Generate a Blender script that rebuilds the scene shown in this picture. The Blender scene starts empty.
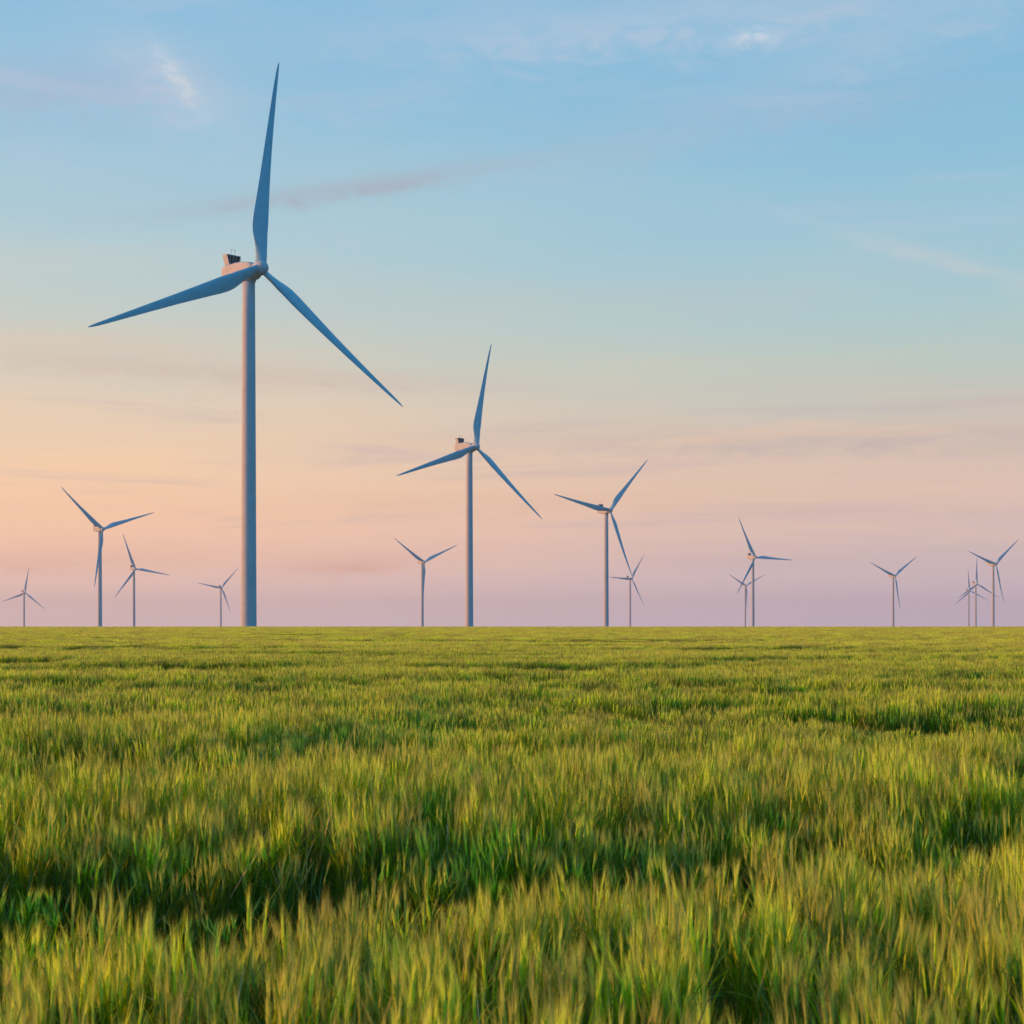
import bpy, bmesh, math, random
import numpy as np
from mathutils import Vector, Matrix, noise as mnoise
random.seed(7); rng = np.random.default_rng(11)
S = bpy.context.scene
C = S.collection
R = math.radians

# ------------------------------------------------------------------ constants
FPX = 1500.0                 # focal length in pixels of a 1024 px wide frame
CAM_Z = 2.05
CROP_H = 0.84                # height of the barley ears above the soil
SUN_AZ, SUN_EL = R(-91), R(11.0)     # azimuth from +Y, negative = left

# ------------------------------------------------------------------ helpers
def new_obj(name, bm, mats, parent=None, smooth=True):
    me = bpy.data.meshes.new(name)
    bm.to_mesh(me); bm.free()
    for m in (mats if isinstance(mats, (list, tuple)) else [mats]):
        me.materials.append(m)
    if smooth:
        for p in me.polygons: p.use_smooth = True
    o = bpy.data.objects.new(name, me)
    C.objects.link(o)
    if parent: o.parent = parent
    return o

def loft(bm, rings, cap0=True, cap1=True):
    vs = [[bm.verts.new(p) for p in r] for r in rings]
    for a, b in zip(vs, vs[1:]):
        n = len(a)
        for i in range(n):
            bm.faces.new((a[i], a[(i+1) % n], b[(i+1) % n], b[i]))
    if cap0: bm.faces.new(vs[0][::-1])
    if cap1: bm.faces.new(vs[-1])
    return vs

def ring(r, z, n=48, cx=0, cy=0):
    return [(cx + r*math.cos(2*math.pi*i/n), cy + r*math.sin(2*math.pi*i/n), z) for i in range(n)]

def rod(bm, a, b, r0, r1=None, n=6):
    r1 = r0 if r1 is None else r1
    a, b = Vector(a), Vector(b)
    d = (b-a).normalized()
    u = d.orthogonal().normalized(); v = d.cross(u)
    f = lambda c, r: [c + (u*math.cos(2*math.pi*i/n) + v*math.sin(2*math.pi*i/n))*r for i in range(n)]
    loft(bm, [f(a, r0), f(b, r1)])

class NT:
    """tiny node-tree writer"""
    def __init__(s, tree): s.t = tree; s.n = tree.nodes; s.l = tree.links
    def add(s, typ, **kw):
        nd = s.n.new(typ)
        for k, v in kw.items(): setattr(nd, k, v)
        return nd
    def put(s, sock, v):
        if isinstance(v, bpy.types.NodeSocket): s.l.new(v, sock)
        else: sock.default_value = v
    def m(s, op, a, b=0.0, c=None, clamp=False):
        nd = s.add('ShaderNodeMath', operation=op, use_clamp=clamp)
        s.put(nd.inputs[0], a); s.put(nd.inputs[1], b)
        if c is not None: s.put(nd.inputs[2], c)
        return nd.outputs[0]
    def smooth(s, x, e0, e1, o0=0.0, o1=1.0):
        nd = s.add('ShaderNodeMapRange', interpolation_type='SMOOTHSTEP')
        s.put(nd.inputs[0], x)
        for i, v in enumerate((e0, e1, o0, o1)): nd.inputs[i+1].default_value = v
        return nd.outputs[0]
    def mix(s, f, a, b, blend='MIX'):
        nd = s.add('ShaderNodeMix', data_type='RGBA', blend_type=blend)
        s.put(nd.inputs[0], f); s.put(nd.inputs[6], a); s.put(nd.inputs[7], b)
        return nd.outputs[2]
    def ramp(s, f, stops):
        nd = s.add('ShaderNodeValToRGB')
        e = nd.color_ramp.elements
        while len(e) < len(stops): e.new(0.5)
        for el, (p, c) in zip(e, stops): el.position = p; el.color = (*c, 1)
        s.put(nd.inputs[0], f)
        return nd.outputs[0]
    def noise(s, vec, scale, detail=4, rough=0.5, dist=0.0):
        nd = s.add('ShaderNodeTexNoise')
        s.put(nd.inputs['Vector'], vec)
        nd.inputs['Scale'].default_value = scale; nd.inputs['Detail'].default_value = detail
        nd.inputs['Roughness'].default_value = rough; nd.inputs['Distortion'].default_value = dist
        return nd.outputs[0]

def lin(r, g, b):
    f = lambda c: (c/255/12.92) if c/255 <= .04045 else ((c/255+.055)/1.055)**2.4
    return (f(r), f(g), f(b))

def material(name):
    m = bpy.data.materials.new(name); m.use_nodes = True
    t = NT(m.node_tree); t.n.clear()
    out = t.add('ShaderNodeOutputMaterial')
    return m, t, out

# ------------------------------------------------------------------ sky
def build_world():
    w = bpy.data.worlds.new("World"); S.world = w; w.use_nodes = True
    t = NT(w.node_tree); t.n.clear()
    out = t.add('ShaderNodeOutputWorld')
    tc = t.add('ShaderNodeTexCoord')
    sep = t.add('ShaderNodeSeparateXYZ'); t.l.new(tc.outputs['Generated'], sep.inputs[0])
    x, y, z = sep.outputs
    el = t.m('MULTIPLY', t.m('ARCSINE', z), 180/math.pi)          # elevation, degrees
    az = t.m('MULTIPLY', t.m('ARCTAN2', x, y), 180/math.pi)       # azimuth from +Y, degrees
    vec = t.add('ShaderNodeCombineXYZ')
    t.put(vec.inputs[0], az); t.put(vec.inputs[1], el); 
    def scaled(sx, sy, off=0.0):
        v = t.add('ShaderNodeCombineXYZ')
        t.put(v.inputs[0], t.m('MULTIPLY', az, sx)); t.put(v.inputs[1], t.m('MULTIPLY', el, sy)); v.inputs[2].default_value = off
        return v.outputs[0]
    # layered air: long horizontal undulation of the colour bands
    wob = t.noise(scaled(.05, .34), 1.0, 5, .55, .6)
    wob = t.m('MULTIPLY', t.m('SUBTRACT', wob, .5), 3.2)
    wob = t.m('MULTIPLY', wob, t.smooth(el, 1.0, 7.0))
    ew = t.m('ADD', el, wob)
    # brightness above the haze layer, which dims the lowest degrees of sky
    air = lambda e: float(np.interp(e, [0, 1, 2.6, 4.2, 7, 10, 60], [1.52, 1.46, 1.30, 1.22, 1.11, 1.07, 1.06]))
    def elev_ramp(rows):
        # rows: (elevation deg, srgb)
        return t.ramp(t.m('DIVIDE', ew, 60.0), [(max(0, min(1, e/60)), tuple(v*air(e) for v in lin(*c))) for e, c in rows])
    left = elev_ramp([(0,(206,181,177)),(1.2,(214,181,169)),(2.6,(231,185,159)),(4.2,(241,194,158)),(6.0,(241,204,168)),
                      (8.4,(229,207,183)),(10.3,(212,206,190)),(12.2,(196,207,202)),(14.2,(178,205,213)),(18.0,(157,197,219)),
                      (20.5,(146,192,220)),(22.6,(132,188,221)),(30,(112,165,208)),(60,(134,160,200))])
    right = elev_ramp([(0,(183,169,184)),(1.2,(187,170,178)),(2.8,(198,175,173)),(4.6,(215,186,171)),(6.4,(214,191,175)),
                       (8.0,(201,195,184)),(9.6,(188,202,193)),(11.2,(173,202,205)),(14.2,(157,198,214)),(17.0,(143,193,217)),
                       (19.6,(132,188,218)),(22.6,(132,187,218)),(30,(112,165,208)),(60,(134,160,200))])
    front = t.mix(t.smooth(az, -20, 19), left, right)
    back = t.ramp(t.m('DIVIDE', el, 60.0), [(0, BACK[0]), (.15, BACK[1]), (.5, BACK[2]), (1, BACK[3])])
    # how far a direction is from the pale evening side of the sky (azimuth -12)
    d = t.add('ShaderNodeVectorMath', operation='NORMALIZE')
    fl = t.add('ShaderNodeCombineXYZ'); t.put(fl.inputs[0], x); t.put(fl.inputs[1], y)
    t.l.new(fl.outputs[0], d.inputs[0])
    dd = t.add('ShaderNodeVectorMath', operation='DOT_PRODUCT')
    t.l.new(d.outputs[0], dd.inputs[0]); dd.inputs[1].default_value = (math.sin(R(-12)), math.cos(R(-12)), 0)
    f = t.smooth(dd.outputs['Value'], .42, .85)
    # the warm quarter of the sky around the low sun
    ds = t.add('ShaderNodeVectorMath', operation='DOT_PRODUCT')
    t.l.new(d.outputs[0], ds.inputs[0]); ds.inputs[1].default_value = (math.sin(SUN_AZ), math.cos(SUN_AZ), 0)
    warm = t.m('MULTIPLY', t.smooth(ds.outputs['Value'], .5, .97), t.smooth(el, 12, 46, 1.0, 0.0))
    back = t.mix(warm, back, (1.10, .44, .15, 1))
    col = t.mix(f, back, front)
    # ---- thin clouds: (azimuth, elevation, half length, half height, tilt deg, colour, strength)
    px = lambda X: math.degrees(math.atan((X-512)/FPX))
    py = lambda X, Y: math.degrees(math.atan((627-Y)/math.hypot(FPX, X-512)))
    fine = t.noise(scaled(.55, 1.5, 3.0), 1.0, 6, .62, .8)
    lace = t.noise(scaled(1.3, 2.6, 9.0), 1.0, 6, .6, .6)
    clouds = [  # pixel centre, half length px, half height px, tilt, colour, strength, texture
        (178, 80, 26, 9, -48, (250,243,230), .95, lace),
        (170, 84, 70, 34, -25, (205,214,228), .60, fine),
        (60, 88, 120, 26, 4, (172,188,216), .7, fine),
        (345, 190, 170, 9, 9.5, (174,184,198), .95, fine),
        (600, 158, 130, 12, 6, (176,196,214), .40, fine),
        (640, 26, 330, 30, 2, (188,205,226), .75, fine),
        (752, 38, 22, 7, 6, (222,226,236), .8, lace),
        (860, 60, 170, 26, 14, (180,203,225), .6, fine),
        (955, 264, 110, 9, -18, (202,212,214), .7, fine),
        (820, 108, 200, 24, 3, (160,190,218), .5, fine),
        (800, 440, 330, 12, 0, (202,184,180), .75, fine),
        (240, 374, 260, 10, -1.5, (212,192,182), .70, fine),
        (60, 345, 150, 12, -2, (226,208,188), .6, fine),
        (560, 300, 260, 14, 1, (190,205,205), .5, fine),
        (350, 566, 70, 9, 3, (233,176,158), .65, fine),
        (520, 500, 240, 14, 1, (236,196,166), .55, fine),
        (60, 560, 160, 12, 2, (232,184,162), .45, fine),
    ]
    for X, Y, hl, hh, tilt, c, st, tex in clouds:
        k = math.degrees(1/FPX)
        a0, e0 = px(X), py(X, Y)
        ct, sn = math.cos(R(tilt)), math.sin(R(tilt))
        da = t.m('SUBTRACT', az, a0); de = t.m('SUBTRACT', el, e0)
        u = t.m('DIVIDE', t.m('ADD', t.m('MULTIPLY', da, ct), t.m('MULTIPLY', de, sn)), hl*k)
        v = t.m('DIVIDE', t.m('SUBTRACT', t.m('MULTIPLY', de, ct), t.m('MULTIPLY', da, sn)), hh*k)
        v = t.m('ADD', v, t.m('MULTIPLY', t.m('SUBTRACT', fine, .5), 2.6))
        r2 = t.m('ADD', t.m('MULTIPLY', u, u), t.m('MULTIPLY', v, v))
        g = t.m('POWER', math.e, t.m('MULTIPLY', r2, -1.0))
        n = t.smooth(tex, .30, .72, .15 if tex is lace else .5, 1.0)
        col = t.mix(t.m('MULTIPLY', t.m('MULTIPLY', g, n), st, clamp=True), col, (*lin(*c), 1))
    # low layered cloud: mauve and peach sheets above the horizon
    sheet = t.noise(scaled(.07, 1.05, 21.0), 1.0, 6, .58, .5)
    low = t.m('MULTIPLY', t.smooth(el, 1.2, 3.0), t.smooth(el, 7.5, 11.0, 1.0, 0.0))
    col = t.mix(t.m('MULTIPLY', t.m('MULTIPLY', t.smooth(sheet, .50, .72), low), .42), col, (*lin(206,184,186), 1))
    col = t.mix(t.m('MULTIPLY', t.m('MULTIPLY', t.smooth(sheet, .48, .30), low), .30), col, (*lin(250,212,178), 1))
    # faint high veil of cirrus
    veil = t.smooth(t.noise(scaled(.09, .55, 5.0), 1.0, 7, .6, .9), .48, .8)
    veil = t.m('MULTIPLY', t.m('MULTIPLY', veil, t.smooth(el, 9, 15)), .38)
    col = t.mix(veil, col, (*lin(196,205,222), 1))
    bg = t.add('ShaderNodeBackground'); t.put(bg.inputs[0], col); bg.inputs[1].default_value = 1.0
    # the physical sky adds its own blue and the glow around the low sun
    sky = t.add('ShaderNodeTexSky'); sky.sky_type = 'NISHITA'; sky.sun_disc = False
    sky.sun_elevation = SUN_EL; sky.sun_rotation = SUN_AZ
    bg2 = t.add('ShaderNodeBackground'); t.l.new(sky.outputs[0], bg2.inputs[0]); bg2.inputs[1].default_value = .05
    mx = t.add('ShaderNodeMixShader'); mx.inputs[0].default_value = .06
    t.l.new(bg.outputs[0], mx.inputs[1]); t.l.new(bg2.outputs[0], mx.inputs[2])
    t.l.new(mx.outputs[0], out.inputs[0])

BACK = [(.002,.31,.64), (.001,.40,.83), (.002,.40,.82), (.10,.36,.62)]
build_world()

sun = bpy.data.lights.new("sun", 'SUN'); sun.energy = 5.0; sun.angle = R(.6); sun.color = (1.0, .37, .12)
so = bpy.data.objects.new("sun", sun); C.objects.link(so)
sd = Vector((math.sin(SUN_AZ)*math.cos(SUN_EL), math.cos(SUN_AZ)*math.cos(SUN_EL), math.sin(SUN_EL)))
so.rotation_euler = sd.to_track_quat('Z', 'Y').to_euler()
so.location = (-60, 20, 30)

# ------------------------------------------------------------------ materials
def paint(name, base, rough=.65):
    m, t, out = material(name)
    p = t.add('ShaderNodeBsdfPrincipled')
    tc = t.add('ShaderNodeTexCoord')
    n = t.noise(tc.outputs['Object'], .35, 5, .6)
    c = t.mix(t.smooth(n, .35, .7), (*base, 1), (*[b*.90 for b in base], 1))
    t.put(p.inputs['Base Color'], c); p.inputs['Roughness'].default_value = rough
    p.inputs['Specular IOR Level'].default_value = .2
    t.l.new(p.outputs[0], out.inputs[0])
    return m
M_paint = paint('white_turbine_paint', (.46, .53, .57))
M_blade = paint('blade_gelcoat_shade_tint', (.29, .56, .66), .6)  # bluer than the tower paint: the rotor's blue shade is put into this colour
M_dark = paint('radiator_black', (.012, .013, .016), .6)
M_steel = paint('galvanised_steel', (.30, .30, .31), .5)
M_conc = paint('concrete', (.33, .32, .30), .9)
def lamp_mat():
    m, t, out = material('beacon_lamp')
    p = t.add('ShaderNodeBsdfPrincipled'); p.inputs['Base Color'].default_value = (.8, .8, .78, 1)
    p.inputs['Emission Color'].default_value = (1, .93, .8, 1); p.inputs['Emission Strength'].default_value = .35
    t.l.new(p.outputs[0], out.inputs[0]); return m
M_lamp = lamp_mat()
def radiator_mat():
    m, t, out = material('radiator_fins')
    p = t.add('ShaderNodeBsdfPrincipled'); tc = t.add('ShaderNodeTexCoord')
    br = t.add('ShaderNodeTexWave'); br.bands_direction = 'X'; br.inputs['Scale'].default_value = 1.2
    t.l.new(tc.outputs['Object'], br.inputs['Vector'])
    c = t.mix(t.smooth(br.outputs['Fac'], .75, .95), (.045, .028, .017, 1), (.15, .085, .05, 1))
    t.put(p.inputs['Base Color'], c); p.inputs['Roughness'].default_value = .8; p.inputs['Specular IOR Level'].default_value = .1
    t.l.new(p.outputs[0], out.inputs[0]); return m
M_rad = radiator_mat()

# ------------------------------------------------------------------ wind turbine (built facing -Y, origin at tower base)
HUB = 97.5; RADIUS = 56.0; OVER = 5.6; TILT = R(2); CONE = R(0.2)
AX = Vector((0, -math.cos(TILT), math.sin(TILT)))           # rotor axis, pointing upwind
UP = Vector((0, math.sin(TILT), math.cos(TILT)))
HUBC = Vector((0, 0, HUB)) + AX*OVER

def tower_mesh():
    bm = bmesh.new()
    prof = lambda z: 2.10 - .42*max(z, 0)/92
    loft(bm, [ring(prof(z), z) for z in np.linspace(-6, HUB-2.4, 15)])
    for z in (23, 49, 75):                                  # flange seams between the tower sections
        loft(bm, [ring(prof(z)+.012, z), ring(prof(z)+.012, z+.16)], False, False)
    return bm

def blade_mesh():
    """along +Z from the hub centre; chord along X (+X = leading edge), thickness along Y"""
    bm = bmesh.new(); rings = []; n = 28
    st = np.concatenate([np.linspace(1.25, 3.0, 3), np.linspace(4.0, 16, 11), np.linspace(18.5, 53, 15), [54.3, 55.2, 55.7, 55.95]])
    for r in st:
        q = r/RADIUS
        ch = np.interp(q, [0, .05, .10, .15, .20, .25, .33, .5, .7, .85, .94, .98, 1], [2.35, 2.38, 2.9, 3.75, 4.25, 4.15, 3.6, 2.62, 1.78, 1.2, .82, .5, .14])
        tk = np.interp(q, [0, .05, .10, .15, .22, .35, .6, 1], [1, .99, .72, .45, .33, .26, .20, .16])   # relative thickness
        tw = R(np.interp(q, [0, .08, .2, .4, .7, 1], [17, 17, 13, 7, 2.5, 0]) + 3.0)
        circ = np.clip(1 - (q-.05)/.12, 0, 1)
        pre = -2.2*max(0, q-.2)**2/.64                           # prebend away from the tower
        sweep = .0
        pts = []
        for i in range(n):
            a = 2*math.pi*i/n
            cx, cy = math.cos(a), math.sin(a)
            # airfoil section: x from leading (+) to trailing (-), pitch axis at 30 % chord
            xa = ch*(.5*cx + .5) - ch*.70
            s = (1-cx)/2                                          # 0 at leading edge, 1 at trailing edge
            th = tk*ch*(.5*cy)*((1-s)**.62*1.25*(.35+ s**.35*.8) if s < 1 else 0)
            ci = (ch/2*cx, ch*tk/2*cy)
            X = circ*ci[0] + (1-circ)*xa; Y = circ*ci[1] + (1-circ)*th
            xr = X*math.cos(tw) - Y*math.sin(tw); yr = X*math.sin(tw)*-1 + Y*math.cos(tw)
            pts.append((xr + sweep, yr + pre, r))
        rings.append(pts)
    loft(bm, rings)
    return bm

def spinner_mesh():
    # axis along -Y, centre at the hub
    bm = bmesh.new(); rings = []
    for yy, r in [(2.0, 1.55), (1.95, 1.72), (1.2, 1.86), (.2, 1.92), (-.8, 1.84), (-1.5, 1.58), (-2.05, 1.15), (-2.35, .65), (-2.45, .12)]:
        rings.append([(r*math.cos(2*math.pi*i/36), yy, r*math.sin(2*math.pi*i/36)) for i in range(36)])
    loft(bm, rings)
    return bm

def nacelle_mesh():
    """rounded box section lofted along Y; relative to tower top (0,0,HUB)"""
    bm = bmesh.new(); rings = []
    sec = [(-3.55, 1.5, -1.45, 1.45), (-3.3, 1.72, -1.7, 1.8), (-2.2, 1.95, -2.0, 2.3), (0, 2.0, -2.15, 2.75), (4, 2.0, -1.9, 3.2), (7.6, 1.98, -1.4, 3.25), (10.1, 1.92, -.8, 3.2), (10.6, 1.75, -.5, 3.0)]
    for y, hw, zb, zt in sec:
        pts = []; zc = (zb+zt)/2; hh = (zt-zb)/2
        for i in range(32):
            a = 2*math.pi*(i+.5)/32
            c, s_ = math.cos(a), math.sin(a)
            e = .32
            pts.append((hw*math.copysign(abs(c)**e, c), y, zc + hh*math.copysign(abs(s_)**e, s_)))
        rings.append(pts)
    loft(bm, rings)
    return bm

def quad_prism(bm, pts, off):
    """closed prism from a polygon and an offset vector"""
    a = [bm.verts.new(p) for p in pts]; b = [bm.verts.new(Vector(p)+Vector(off)) for p in pts]
    n = len(a)
    for i in range(n): bm.faces.new((a[i], a[(i+1) % n], b[(i+1) % n], b[i]))
    bm.faces.new(a[::-1]); bm.faces.new(b)

def children(o): return [c for c in bpy.data.objects if c.parent is o]

def build_turbine():
    root = bpy.data.objects.new('wind_turbine', None); C.objects.link(root)
    root.empty_display_size = 5
    new_obj('tower', tower_mesh(), M_paint, root)
    bm = bmesh.new(); loft(bm, [ring(8.5, -6, 40), ring(8.5, -.35, 40), ring(3.4, .12, 40)])
    new_obj('foundation', bm, M_conc, root, smooth=False)
    # yaw bearing collar
    bm = bmesh.new(); loft(bm, [ring(1.72, HUB-2.6), ring(1.95, HUB-2.3), ring(1.95, HUB-2.0)])
    new_obj('yaw_collar', bm, M_paint, root)
    nac = new_obj('nacelle', nacelle_mesh(), M_paint, root)
    nac.location = (0, 0, HUB)
    T = lambda z: z
    # cooler on the rear of the roof: dark radiator facing the rotor, pale side cheeks leaning back
    bm = bmesh.new()
    quad_prism(bm, [(-1.55, 7.9, 1.96), (1.55, 7.9, 1.96), (2.05, 7.5, 4.7), (-2.05, 7.5, 4.7)], (0, .28, 0))
    new_obj('radiator', bm, M_rad, nac, smooth=False)
    bm = bmesh.new()
    for s_ in (-1, 1):
        quad_prism(bm, [(s_*1.56, 6.9, 1.94), (s_*1.56, 9.0, 1.94), (s_*2.08, 9.5, 4.78), (s_*2.08, 7.3, 4.78)], (s_*.16, 0, 0))
    quad_prism(bm, [(-2.05, 7.47, 4.71), (2.05, 7.47, 4.71), (2.05, 7.47, 4.85), (-2.05, 7.47, 4.85)], (0, .45, 0))
    for x_ in (-.75, .0, .75):
        quad_prism(bm, [(x_-.05, 7.88, 1.97), (x_+.05, 7.88, 1.97), (x_*1.3+.05, 7.46, 4.70), (x_*1.3-.05, 7.46, 4.70)], (0, -.06, 0))
    bmesh.ops.recalc_face_normals(bm, faces=bm.faces)
    new_obj('radiator_frame', bm, M_paint, nac, smooth=False)
    for x_ in (-.55, .55):
        bm = bmesh.new(); rod(bm, (x_, 7.7, 4.86), (x_, 7.7, 6.3), .045)
        rod(bm, (x_-.22, 7.7, 6.2), (x_+.22, 7.7, 6.2), .03); rod(bm, (x_+.22, 7.7, 6.2), (x_+.22, 7.7, 6.45), .07, .07, 8)
        new_obj('anemometer_mast', bm, M_steel, nac, smooth=False)
    for x_ in (-1.65, 1.65):
        bm = bmesh.new(); loft(bm, [ring(.20, 4.86, 16, x_, 7.7), ring(.23, 5.15, 16, x_, 7.7), ring(.19, 5.36, 16, x_, 7.7), ring(.07, 5.44, 16, x_, 7.7)])
        new_obj('beacon', bm, M_lamp, nac)
    bm = bmesh.new(); quad_prism(bm, [(-.9, 2.0, 1.9), (.9, 2.0, 1.9), (.9, 4.2, 2.0), (-.9, 4.2, 2.0)], (0, 0, .12))
    new_obj('roof_hatch', bm, M_paint, nac, smooth=False)
    for c in children(nac):
        c.location = (0, 0, 1.2)                           # the roof line stands above the rotor axis
    hub = new_obj('rotor_hub', spinner_mesh(), M_paint, root)
    for k in range(3):
        b = new_obj('blade', blade_mesh() if k == 0 else bmesh.new(), M_blade, root)
        if k == 0: bdata = b.data
        else:
            old = b.data; b.data = bdata; bpy.data.meshes.remove(old)
    return root

def copy_tree(o, parent=None):
    c = o.copy(); C.objects.link(c)
    if parent: c.parent = parent
    for ch in children(o): copy_tree(ch, c)
    return c

def place(root, X, Y, ZH, yaw, ph):
    root.location = (X, Y, ZH + CAM_Z-1.65 - HUB); root.rotation_euler = (0, 0, R(yaw))
    k = 0
    base = Matrix.Rotation(-TILT, 4, 'X')          # tilt the rotor axis upwards (axis -Y -> AX)
    for c in children(root):
        nm = c.name.split('.')[0]
        if nm == 'rotor_hub':
            c.matrix_local = Matrix.Translation(HUBC) @ base
        elif nm == 'blade':
            a = R(ph + 120*k); k += 1
            rot = Matrix.Rotation(a, 4, 'Y')      # clockwise as seen from -Y
            cone = Matrix.Rotation(CONE, 4, 'X')
            c.matrix_local = Matrix.Translation(HUBC) @ base @ rot @ cone

TURB = [  # X, Y, hub height above eye datum, yaw, phase, label
 (-70.3, 400.6, 96.3, 43.0, 5.7, 'tallest and nearest wind turbine, white tower, black radiator on its orange sunlit nacelle'),
 (-22.4, 787.0, 95.5, 39.5, 10.4, 'second tallest wind turbine, just right of the tallest, one blade almost straight up'),
 (75.6, 1204.2, 94.7, 31.3, 40.7, 'third tallest wind turbine, its lowest blade pointing at a small turbine behind it'),
 (-385.3, 1402.3, 92.7, 43.0, 71.1, 'tallest wind turbine left of the big one, one blade hanging along its tower'),
 (-566.9, 2249.1, 88.4, 38.9, 98.8, 'small wind turbine just right of the mid-sized one on the left, one blade nearly level'),
 (-1054.9, 3242.8, 75.1, 40.0, 9.2, 'leftmost and lowest wind turbine, tiny, on the horizon at the edge of the field'),
 (-627.7, 3233.1, 85.8, 28.8, 40.6, 'tiny wind turbine immediately left of the foot of the tallest tower'),
 (-120.8, 2019.8, 88.6, 31.2, 64.2, 'small Y-shaped wind turbine between the two tallest towers, lowest blade in front of its tower'),
 (226.5, 2878.9, 93.9, 33.0, 32.3, 'tiny wind turbine under the lower blade tip of the third tallest turbine'),
 (303.7, 1891.2, 89.0, 25.0, 92.9, 'mid-sized wind turbine with a smaller one behind its lower left blade'),
 (548.8, 3530.0, 98.2, 18.6, 60.7, 'tiny wind turbine partly hidden behind the lower blade and tower of a bigger one'),
 (630.8, 2483.1, 85.9, 23.0, 53.0, 'small Y-shaped wind turbine standing alone on the right half of the horizon'),
 (689.3, 2148.9, 91.3, 24.6, 48.8, 'rightmost wind turbine, biggest of the cluster of three, Y-shaped rotor'),
 (952.1, 3080.2, 89.2, 17.8, 119.1, 'middle wind turbine of the cluster of three at far right, blade pointing straight up'),
 (1126.6, 3700.0, 89.9, 18.1, 113.8, 'leftmost and smallest wind turbine of the cluster of three at far right'),
]
proto = build_turbine()
proto['category'] = 'wind turbine'; proto['group'] = 'wind turbines standing along the horizon'
proto_parts = None
roots = [proto] + [copy_tree(proto) for _ in TURB[1:]]
for r_, (X, Y, ZH, yaw, ph, lab) in zip(roots, TURB):
    place(r_, X, Y, ZH, yaw, ph); r_['label'] = lab

# ------------------------------------------------------------------ terrain
def sstep(x, a, b):
    t = np.clip((x-a)/(b-a), 0, 1); return t*t*(3-2*t)
def rise(y):
    return 1.21*sstep(y, 70, 285)
TB = np.array([(X, Y, ZH + CAM_Z-1.65 - HUB) for X, Y, ZH, *_ in TURB])
def ground_z(x, y):
    near = rise(y)
    d2 = (x[..., None]-TB[:, 0])**2 + (y[..., None]-TB[:, 1])**2 + 400.
    w = d2**-1.5
    far = (w*(TB[:, 2])).sum(-1)/w.sum(-1)
    k = sstep(y, 310, 392)
    return near*(1-k) + np.minimum(far, 2.2)*k

def grid_obj(name, xs, ys, mat):
    gx, gy = np.meshgrid(xs, ys)
    gz = ground_z(gx, gy)
    v = np.stack([gx, gy, gz], -1).reshape(-1, 3)
    nx = len(xs); ny = len(ys)
    idx = np.arange(nx*ny).reshape(ny, nx)
    f = np.stack([idx[:-1, :-1], idx[:-1, 1:], idx[1:, 1:], idx[1:, :-1]], -1).reshape(-1, 4)
    me = bpy.data.meshes.new(name); me.from_pydata(v.tolist(), [], f.tolist()); me.materials.append(mat)
    for p in me.polygons: p.use_smooth = True
    o = bpy.data.objects.new(name, me); C.objects.link(o); return o

m, t, out = material('field_soil')
p = t.add('ShaderNodeBsdfPrincipled'); geo = t.add('ShaderNodeNewGeometry')
n1 = t.noise(geo.outputs['Position'], 9.0, 6, .65); n2 = t.noise(geo.outputs['Position'], .6, 4, .55)
c = t.mix(t.smooth(n1, .35, .7), (.018, .014, .008, 1), (.040, .036, .016, 1))
sepp = t.add('ShaderNodeSeparateXYZ'); t.l.new(geo.outputs['Position'], sepp.inputs[0])
c = t.mix(t.smooth(sepp.outputs[1], 290, 330), c, t.mix(n2, (.06, .09, .02, 1), (.10, .12, .03, 1)))
t.put(p.inputs['Base Color'], c); p.inputs['Roughness'].default_value = .95
bp = t.add('ShaderNodeBump'); bp.inputs['Strength'].default_value = .6; bp.inputs['Distance'].default_value = .04
t.put(bp.inputs['Height'], n1); t.l.new(bp.outputs[0], p.inputs['Normal'])
t.l.new(p.outputs[0], out.inputs[0])
M_soil = m
xs = np.concatenate([-np.geomspace(6000, 30, 36), np.linspace(-24, 24, 13), np.geomspace(30, 6000, 36)])
ys = np.concatenate([np.linspace(-200, 0, 6), np.linspace(6, 310, 70), np.linspace(318, 420, 14), np.geomspace(450, 9000, 44)])
g = grid_obj('ground', xs, ys, M_soil); g['kind'] = 'structure'

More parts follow.
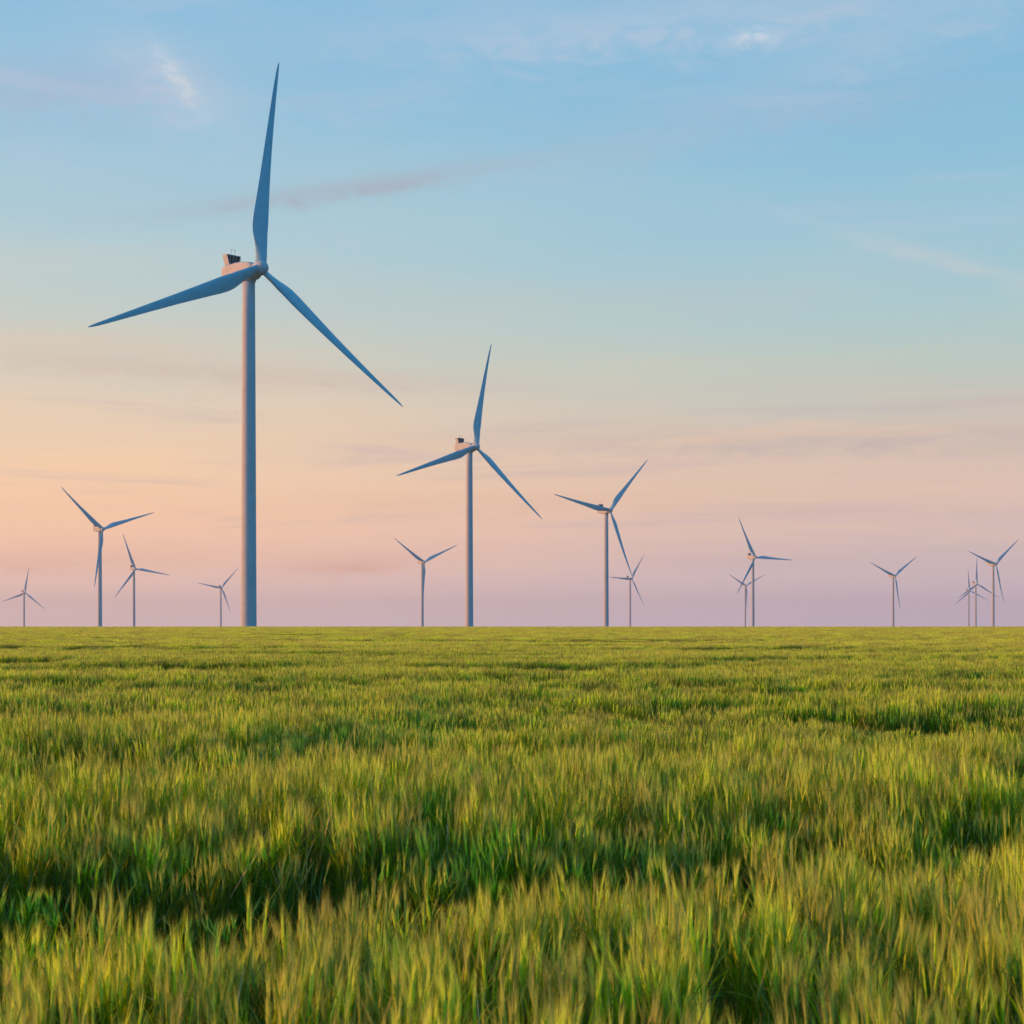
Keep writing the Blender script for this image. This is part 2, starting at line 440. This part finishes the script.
# ------------------------------------------------------------------ barley
def crop_mat(name, base, trans, tip=None, tf=.4, jit=.7):
    m, t, out = material(name)
    oi = t.add('ShaderNodeObjectInfo'); geo = t.add('ShaderNodeNewGeometry')
    big = t.noise(geo.outputs['Position'], .22, 4, .6)
    r = oi.outputs['Random']
    hsv = t.add('ShaderNodeHueSaturation')
    t.put(hsv.inputs['Hue'], t.m('ADD', .478, t.m('MULTIPLY', t.m('ADD', t.m('MULTIPLY', r, .6), t.m('MULTIPLY', big, .6)), .038)))
    t.put(hsv.inputs['Saturation'], t.m('ADD', .92, t.m('MULTIPLY', r, .16)))
    t.put(hsv.inputs['Value'], t.m('ADD', 1.04-jit/2, t.m('MULTIPLY', r, jit)))
    hsv.inputs['Color'].default_value = (*base, 1)
    hs2 = t.add('ShaderNodeHueSaturation')
    for k in ('Hue', 'Saturation', 'Value'):
        t.l.new(hsv.inputs[k].links[0].from_socket, hs2.inputs[k])
    hs2.inputs['Color'].default_value = (*trans, 1)
    d = t.add('ShaderNodeBsdfDiffuse'); t.l.new(hsv.outputs[0], d.inputs[0])
    tr = t.add('ShaderNodeBsdfTranslucent'); t.l.new(hs2.outputs[0], tr.inputs[0])
    mx = t.add('ShaderNodeMixShader'); mx.inputs[0].default_value = tf
    t.l.new(d.outputs[0], mx.inputs[1]); t.l.new(tr.outputs[0], mx.inputs[2])
    gl = t.add('ShaderNodeBsdfGlossy'); gl.inputs['Roughness'].default_value = .45; gl.inputs[0].default_value = (.8, .8, .8, 1)
    mg = t.add('ShaderNodeMixShader'); mg.inputs[0].default_value = .03
    t.l.new(mx.outputs[0], mg.inputs[1]); t.l.new(gl.outputs[0], mg.inputs[2])
    t.l.new(mg.outputs[0], out.inputs[0])
    return m
M_stem = crop_mat('barley_stem', (.20, .30, .018), (.26, .36, .016), tf=.25)
M_leaf = crop_mat('barley_leaf', (.128, .222, .010), (.315, .48, .009), tf=.45)
M_ear = crop_mat('barley_ear', (.50, .66, .06), (.55, .69, .055), tf=.35)
M_awn = crop_mat('barley_awn', (.79, .85, .15), (.83, .87, .13), tf=.5)
M_straw = crop_mat('dead_straw', (.62, .50, .22), (.55, .45, .18), tf=.25)
CROP = [M_stem, M_leaf, M_ear, M_awn, M_straw]

def ribbon(bm, pts, widths, side, mi):
    vs = []
    for p, w in zip(pts, widths):
        vs.append((bm.verts.new(p - side*w/2), bm.verts.new(p + side*w/2)))
    for a, b in zip(vs, vs[1:]):
        f = bm.faces.new((a[0], a[1], b[1], b[0])); f.material_index = mi

def stalk(bm, x, y, h, rnd, detail, wmul=1.0, ears=1.0):
    """one barley stalk: stem, leaves, bearded ear"""
    lean = Vector((rnd.gauss(.02, .045), rnd.gauss(0, .045), 0))
    base = Vector((x, y, 0))
    stem_h = h*.84
    P = lambda s: base + lean*(s*s*h) + Vector((0, 0, s*stem_h))
    ns = 3 if detail > 1 else 1
    # stem: flat crossed ribbon is enough at this width
    a0 = rnd.uniform(0, 6.28)
    sd_ = Vector((math.cos(a0), math.sin(a0), 0))
    pts = [P(i/ns) for i in range(ns+1)]
    ribbon(bm, pts, [.0050*wmul]*(ns+1), sd_, 0)
    ribbon(bm, pts, [.0050*wmul]*(ns+1), Vector((-sd_.y, sd_.x, 0)), 0)
    # leaves
    nl = {3: 5, 2: 4, 1: 2}[detail]
    for i in range(nl):
        s0 = rnd.uniform(.15, .9) if i else rnd.uniform(.72, .95)
        az = rnd.uniform(0, 6.283); out_ = Vector((math.cos(az), math.sin(az), 0))
        L = rnd.uniform(.15, .34); w = rnd.uniform(.007, .0125)*wmul
        up0 = rnd.uniform(1.15, 1.5); bend = rnd.uniform(.05, .7) if rnd.random() < .8 else rnd.uniform(.8, 1.9)
        p = P(s0); pts = [p.copy()]; ws = [w*.6]
        n = 5 if detail == 3 else (3 if detail == 2 else 2)
        ang = up0
        for j in range(n):
            ang -= bend/n
            p = p + (out_*math.cos(ang) + Vector((0, 0, 1))*math.sin(ang))*(L/n)
            pts.append(p.copy()); q = (j+1)/n
            ws.append(w*(1-q**2.2) + .0006)
        tws = rnd.uniform(-.6, .6)
        side = Vector((-out_.y*math.cos(tws), out_.x*math.cos(tws), math.sin(tws)))
        ribbon(bm, pts, ws, side, 4 if rnd.random() < .025 else 1)
    if rnd.random() > ears: return      # a leafy tiller without an ear
    # ear, nodding a little
    nod = Vector((rnd.gauss(.07, .11), rnd.gauss(0, .10), 1)).normalized()
    e0 = P(1.0); eL = rnd.uniform(.07, .10); er = rnd.uniform(.0058, .0075)*wmul
    if detail == 3:
        u = nod.orthogonal().normalized(); v = nod.cross(u)
        vs = []
        for q, k in ((0, .35), (.15, .95), (.4, 1.05), (.7, .85), (.92, .45), (1, .08)):
            wv = 1 + .18*math.sin(q*40)
            c0 = e0 + nod*(eL*q)
            vs.append([bm.verts.new(c0 + (u*math.cos(a*math.pi/3) + v*math.sin(a*math.pi/3)*.7)*er*k*wv) for a in range(6)])
        for a, b in zip(vs, vs[1:]):
            for i in range(6):
                f = bm.faces.new((a[i], a[(i+1) % 6], b[(i+1) % 6], b[i])); f.material_index = 2
    else:
        u = nod.orthogonal().normalized(); v = nod.cross(u)
        for sdv in (u, v):
            ribbon(bm, [e0, e0+nod*eL*.3, e0+nod*eL*.75, e0+nod*eL], [er*.8, er*2, er*1.7, er*.3], sdv, 2)
    na = {3: 26, 2: 12, 1: 8}[detail]; aw = {3: .0013, 2: .0028, 1: .0055}[detail]*wmul
    for i in range(na):
        az = rnd.uniform(0, 6.283)
        o_ = (nod.orthogonal().normalized()*math.cos(az) + nod.cross(nod.orthogonal().normalized())*math.sin(az))
        q = rnd.uniform(.1, 1)
        b0 = e0 + nod*(eL*q)
        d = (nod + o_*rnd.uniform(.03, .16)).normalized()
        L = rnd.uniform(.09, .14)
        sdv = d.cross(Vector((rnd.uniform(-1, 1), rnd.uniform(-1, 1), .2))).normalized()
        e1 = b0 + d*L + Vector((.005, 0, -.002))
        a_, b_, c_ = bm.verts.new(b0-sdv*aw/2), bm.verts.new(b0+sdv*aw/2), bm.verts.new(e1)
        f = bm.faces.new((a_, b_, c_)); f.material_index = 3

def tuft(name, n, rad, detail, wmul, seed, ears):
    rnd = random.Random(seed); bm = bmesh.new()
    for i in range(n):
        a = rnd.uniform(0, 6.283); r = rad*math.sqrt(rnd.random())
        stalk(bm, r*math.cos(a), r*math.sin(a), CROP_H*rnd.gauss(.94, .055), rnd, detail, wmul, ears)
    me = bpy.data.meshes.new(name); bm.to_mesh(me); bm.free()
    for m in CROP: me.materials.append(m)
    return bpy.data.objects.new(name, me)          # source for the crop's nodes, never linked to the scene itself

# lattice value noise for the crop's own unevenness
_lat = rng.random((256, 256))
def vnoise(x, y):
    xi = np.floor(x).astype(int); yi = np.floor(y).astype(int); fx = x-xi; fy = y-yi
    fx = fx*fx*(3-2*fx); fy = fy*fy*(3-2*fy)
    g = lambda a, b: _lat[(a) % 256, (b) % 256]
    return (g(xi, yi)*(1-fx)+g(xi+1, yi)*fx)*(1-fy) + (g(xi, yi+1)*(1-fx)+g(xi+1, yi+1)*fx)*fy
def fbm(x, y): return .5*vnoise(x, y)+.3*vnoise(2.1*x+17, 2.1*y+5)+.2*vnoise(4.3*x+3, 4.3*y+31)

# hollows where the crop stands lower: (x0, y0, half length, half depth, drop, slope dy/dx)
HOLLOWS = [
 (-1.5, 4.95, 1.15, .72, .60, .06), (-.1, 5.3, .8, .55, .44, .20), (1.15, 5.6, .7, .45, .38, .3), (2.3, 6.5, .55, .45, .42, .1), (1.0, 6.5, .5, .4, .22, 0),
 (-1.4, 7.1, 2.6, .5, -.13, 0), (1.9, 7.4, 1.3, .5, -.09, 0),
 (-.95, 11.6, 1.0, 1.1, .46, .05), (-.4, 13.6, .9, .8, .36, 0), (-3.0, 9.6, 1.5, .75, .40, 0), (.6, 10.4, .8, .7, .34, 0), (3.4, 9.0, .8, .6, .30, .2),
 (1.6, 14.2, 1.1, 1.1, .45, .1), (4.3, 14.6, 1.4, 1.2, .48, .05), (-5.4, 15.5, 1.6, 1.1, .34, 0), (-5.2, 21.5, 3.1, 1.7, .50, .02), (2.5, 20.0, 1.7, 1.5, .40, 0),
 (-8.4, 34.0, 4.4, 3.0, .55, .01), (9.6, 27.0, 3.6, 2.0, .52, .05), (1.5, 30.0, 2.6, 1.8, .3, 0), (-2.0, 46, 6, 3, .3, 0),
 (-14, 60, 8, 4, .35, 0), (12, 52, 7, 3.5, .3, 0), (4, 80, 14, 4, .3, 0),
]
def height_factor(x, y):
    h = np.ones_like(x)
    for x0, y0, hl, hd, dr, sl in HOLLOWS:
        x0, y0, hl, hd = 1.5*x0, 1.5*y0, 1.5*hl, 1.5*hd
        u = (x-x0)/hl; v = (y-y0-sl*(x-x0))/hd
        v = v + (fbm(x*.8+9, y*.8)-.5)*1.0
        h = h - dr*np.exp(-(np.abs(u)**3 + np.abs(v)**4))
    big = fbm(x*.085+40, y*.33+11)                       # drifts longer across than deep
    h = h - .46*np.clip((big-.50)/.20, 0, 1)*sstep(y, 10, 20)*(1-sstep(y, 120, 220))
    h = h + .12*(fbm(x*.9, y*.9+60)-.5) + .42*(fbm(x*3.1+8, y*2.3+90)-.5)*(1-sstep(y, 25, 70))
    return np.clip(h, .30 + .22*sstep(y, 10.5, 13), 1.14)

def scatter(y0, y1, dens, margin, jitter_h):
    area_pts = []
    hw = lambda y: .365*y + margin
    A = (y1-y0)*2*hw(y1)
    n = int(A*dens)
    y = rng.uniform(y0, y1, n); x = rng.uniform(-1, 1, n)*hw(y1)
    k = np.abs(x) < hw(y); x, y = x[k], y[k]
    h = height_factor(x, y)
    gaps = np.clip((fbm(x*3.4+13, y*2.2+41)-.33)/.14, .10, 1)      # thin spots between the plants, open down to the shade
    gaps = 1-(1-gaps)*(1-sstep(y, 14, 30))
    keep = rng.random(len(x)) < np.clip((h-.25)/.45, .22, 1)*gaps
    x, y, h = x[keep], y[keep], h[keep]
    h = h*rng.normal(1, jitter_h, len(x))
    return x, y, h

def crop_field(name, sources, zones):
    """one object: a cloud of points that carries stalk tufts by its geometry nodes"""
    V, RZ, SC, ID = [], [], [], []
    for (x, y, h, first, count, tilt) in zones:
        z = ground_z(x, y)
        n = len(x)
        V.append(np.stack([x, y, z], 1))
        RZ.append(np.stack([rng.normal(0, tilt, n), rng.normal(0, tilt, n), rng.uniform(0, 6.283, n)], 1))
        s = rng.uniform(.9, 1.12, n)
        SC.append(np.stack([s, s, h], 1)); ID.append(first + rng.integers(0, count, n))
    V = np.concatenate(V); RZ = np.concatenate(RZ); SC = np.concatenate(SC); ID = np.concatenate(ID)
    print(name, 'tufts', len(V))
    me = bpy.data.meshes.new(name); me.vertices.add(len(V)); me.vertices.foreach_set('co', V.astype(np.float32).ravel())
    for an, ty, arr, key in (('rot', 'FLOAT_VECTOR', RZ, 'vector'), ('scl', 'FLOAT_VECTOR', SC, 'vector')):
        a = me.attributes.new(an, ty, 'POINT'); a.data.foreach_set(key, arr.astype(np.float32).ravel())
    a = me.attributes.new('var', 'INT', 'POINT'); a.data.foreach_set('value', ID.astype(np.int32))
    o = bpy.data.objects.new(name, me); C.objects.link(o)
    for m in CROP: me.materials.append(m)
    coll = bpy.data.collections.new('tuft_kinds')
    for i, sobj in enumerate(sources): coll.objects.link(sobj)
    ng = bpy.data.node_groups.new('crop_nodes', 'GeometryNodeTree')
    ng.interface.new_socket('Geometry', in_out='INPUT', socket_type='NodeSocketGeometry')
    ng.interface.new_socket('Geometry', in_out='OUTPUT', socket_type='NodeSocketGeometry')
    gi = ng.nodes.new('NodeGroupInput'); go = ng.nodes.new('NodeGroupOutput')
    ci = ng.nodes.new('GeometryNodeCollectionInfo'); ci.inputs['Collection'].default_value = coll
    ci.inputs['Separate Children'].default_value = True; ci.inputs['Reset Children'].default_value = True
    ip = ng.nodes.new('GeometryNodeInstanceOnPoints'); ip.inputs['Pick Instance'].default_value = True
    def attr(nm, ty):
        a = ng.nodes.new('GeometryNodeInputNamedAttribute'); a.data_type = ty; a.inputs['Name'].default_value = nm
        return [s for s in a.outputs if s.enabled and s.name == 'Attribute'][0]
    L = ng.links.new
    L(gi.outputs[0], ip.inputs['Points']); L(ci.outputs[0], ip.inputs['Instance'])
    L(attr('var', 'INT'), ip.inputs['Instance Index']); L(attr('rot', 'FLOAT_VECTOR'), ip.inputs['Rotation']); L(attr('scl', 'FLOAT_VECTOR'), ip.inputs['Scale'])
    L(ip.outputs[0], go.inputs[0])
    md = o.modifiers.new('crop', 'NODES'); md.node_group = ng
    return o

NV, MV, FV = 8, 6, 5
src = []
for r_, kind in ((.45, 'leafy'), (.98, 'eared')):       # leafy tufts and tufts full of ears, in every size
    src += [tuft('a_%s_%02d' % (kind, i), 8, .10, 3, 1.0, 100+i, r_) for i in range(NV)]
for r_, kind in ((.55, 'leafy'), (1.0, 'eared')):
    src += [tuft('b_%s_%02d' % (kind, i), 16, .24, 2, 1.25, 300+i, r_) for i in range(MV)]
for r_, kind in ((.8, 'leafy'), (1.0, 'eared')):
    src += [tuft('c_%s_%02d' % (kind, i), 90, .75, 1, 2.2, 500+i, r_) for i in range(FV)]
def ripeness(x, y):
    """share of eared tufts: long bands across the field, strongest along the far rim of the front hollow"""
    r = .62 + 2.6*(fbm(x*.055+5, y*(.30-.18*sstep(y, 20, 120))+77)-.5)
    r = r + 1.1*np.exp(-((y-10.8-.05*x)/1.3)**2)*sstep(-x, -4, 1)
    r = r - .25*np.exp(-((y-15.5)/2.0)**2) - .6*np.exp(-((y-8.3-.05*x)/1.1)**2) - .34*(1-sstep(y, 5.5, 7.5))
    r = r + .5*sstep(y, 40, 130)
    return np.clip(r, .05, 1)
zones = []
def add_zone(first, count, tilt, *a):
    x, y, h = scatter(*a)
    ripe = rng.random(len(x)) < ripeness(x, y)
    for k, sel in ((0, ~ripe), (1, ripe)):
        zones.append((x[sel], y[sel], h[sel], first + k*count, count, tilt))
add_zone(0, NV, .05, 2.2, 20, 56, 1.8, .08)
add_zone(2*NV, MV, .03, 19.5, 90, 17, 3, .05)
add_zone(2*NV+2*MV, FV, .015, 88, 318, 1.45, 8, .035)
crop = crop_field('barley_crop', src, zones)
crop['kind'] = 'stuff'; crop['label'] = 'green and yellow bearded barley covering the whole field'; crop['category'] = 'crop'

# ------------------------------------------------------------------ evening haze
HAZE = 0.9e-4
if HAZE:
    m, t, out = material('haze_air')
    pv = t.add('ShaderNodeVolumePrincipled'); pv.inputs['Color'].default_value = (.80, .82, .92, 1)
    pv.inputs['Density'].default_value = HAZE; pv.inputs['Anisotropy'].default_value = 0.1
    t.l.new(pv.outputs[0], out.inputs['Volume'])
    bm = bmesh.new(); bmesh.ops.create_cube(bm, size=1)
    for v in bm.verts:
        v.co = Vector((v.co.x*12400, 4400 + v.co.y*9600, 65 + v.co.z*200))
    hz = new_obj('haze', bm, m, smooth=False); hz['kind'] = 'stuff'

# ------------------------------------------------------------------ camera and render settings
cam = bpy.data.cameras.new('camera'); co = bpy.data.objects.new('camera', cam); C.objects.link(co)
co.location = (0, 0, CAM_Z); co.rotation_euler = (R(90), 0, 0)
cam.sensor_width = 36; cam.lens = FPX/1024*36; cam.shift_y = (627-512)/1024
cam.clip_start = .05; cam.clip_end = 40000
cam.dof.use_dof = True; cam.dof.focus_distance = 24; cam.dof.aperture_fstop = 8.5
S.camera = co
S.render.engine = 'CYCLES'
S.view_settings.view_transform = 'Standard'; S.view_settings.look = 'None'
S.view_settings.exposure = 0; S.view_settings.gamma = 1
S.cycles.max_bounces = 8; S.cycles.diffuse_bounces = 3; S.cycles.transmission_bounces = 4; S.cycles.transparent_max_bounces = 6
S.cycles.volume_bounces = 0
S.cycles.use_denoising = True
S.cycles.sample_clamp_indirect = 4
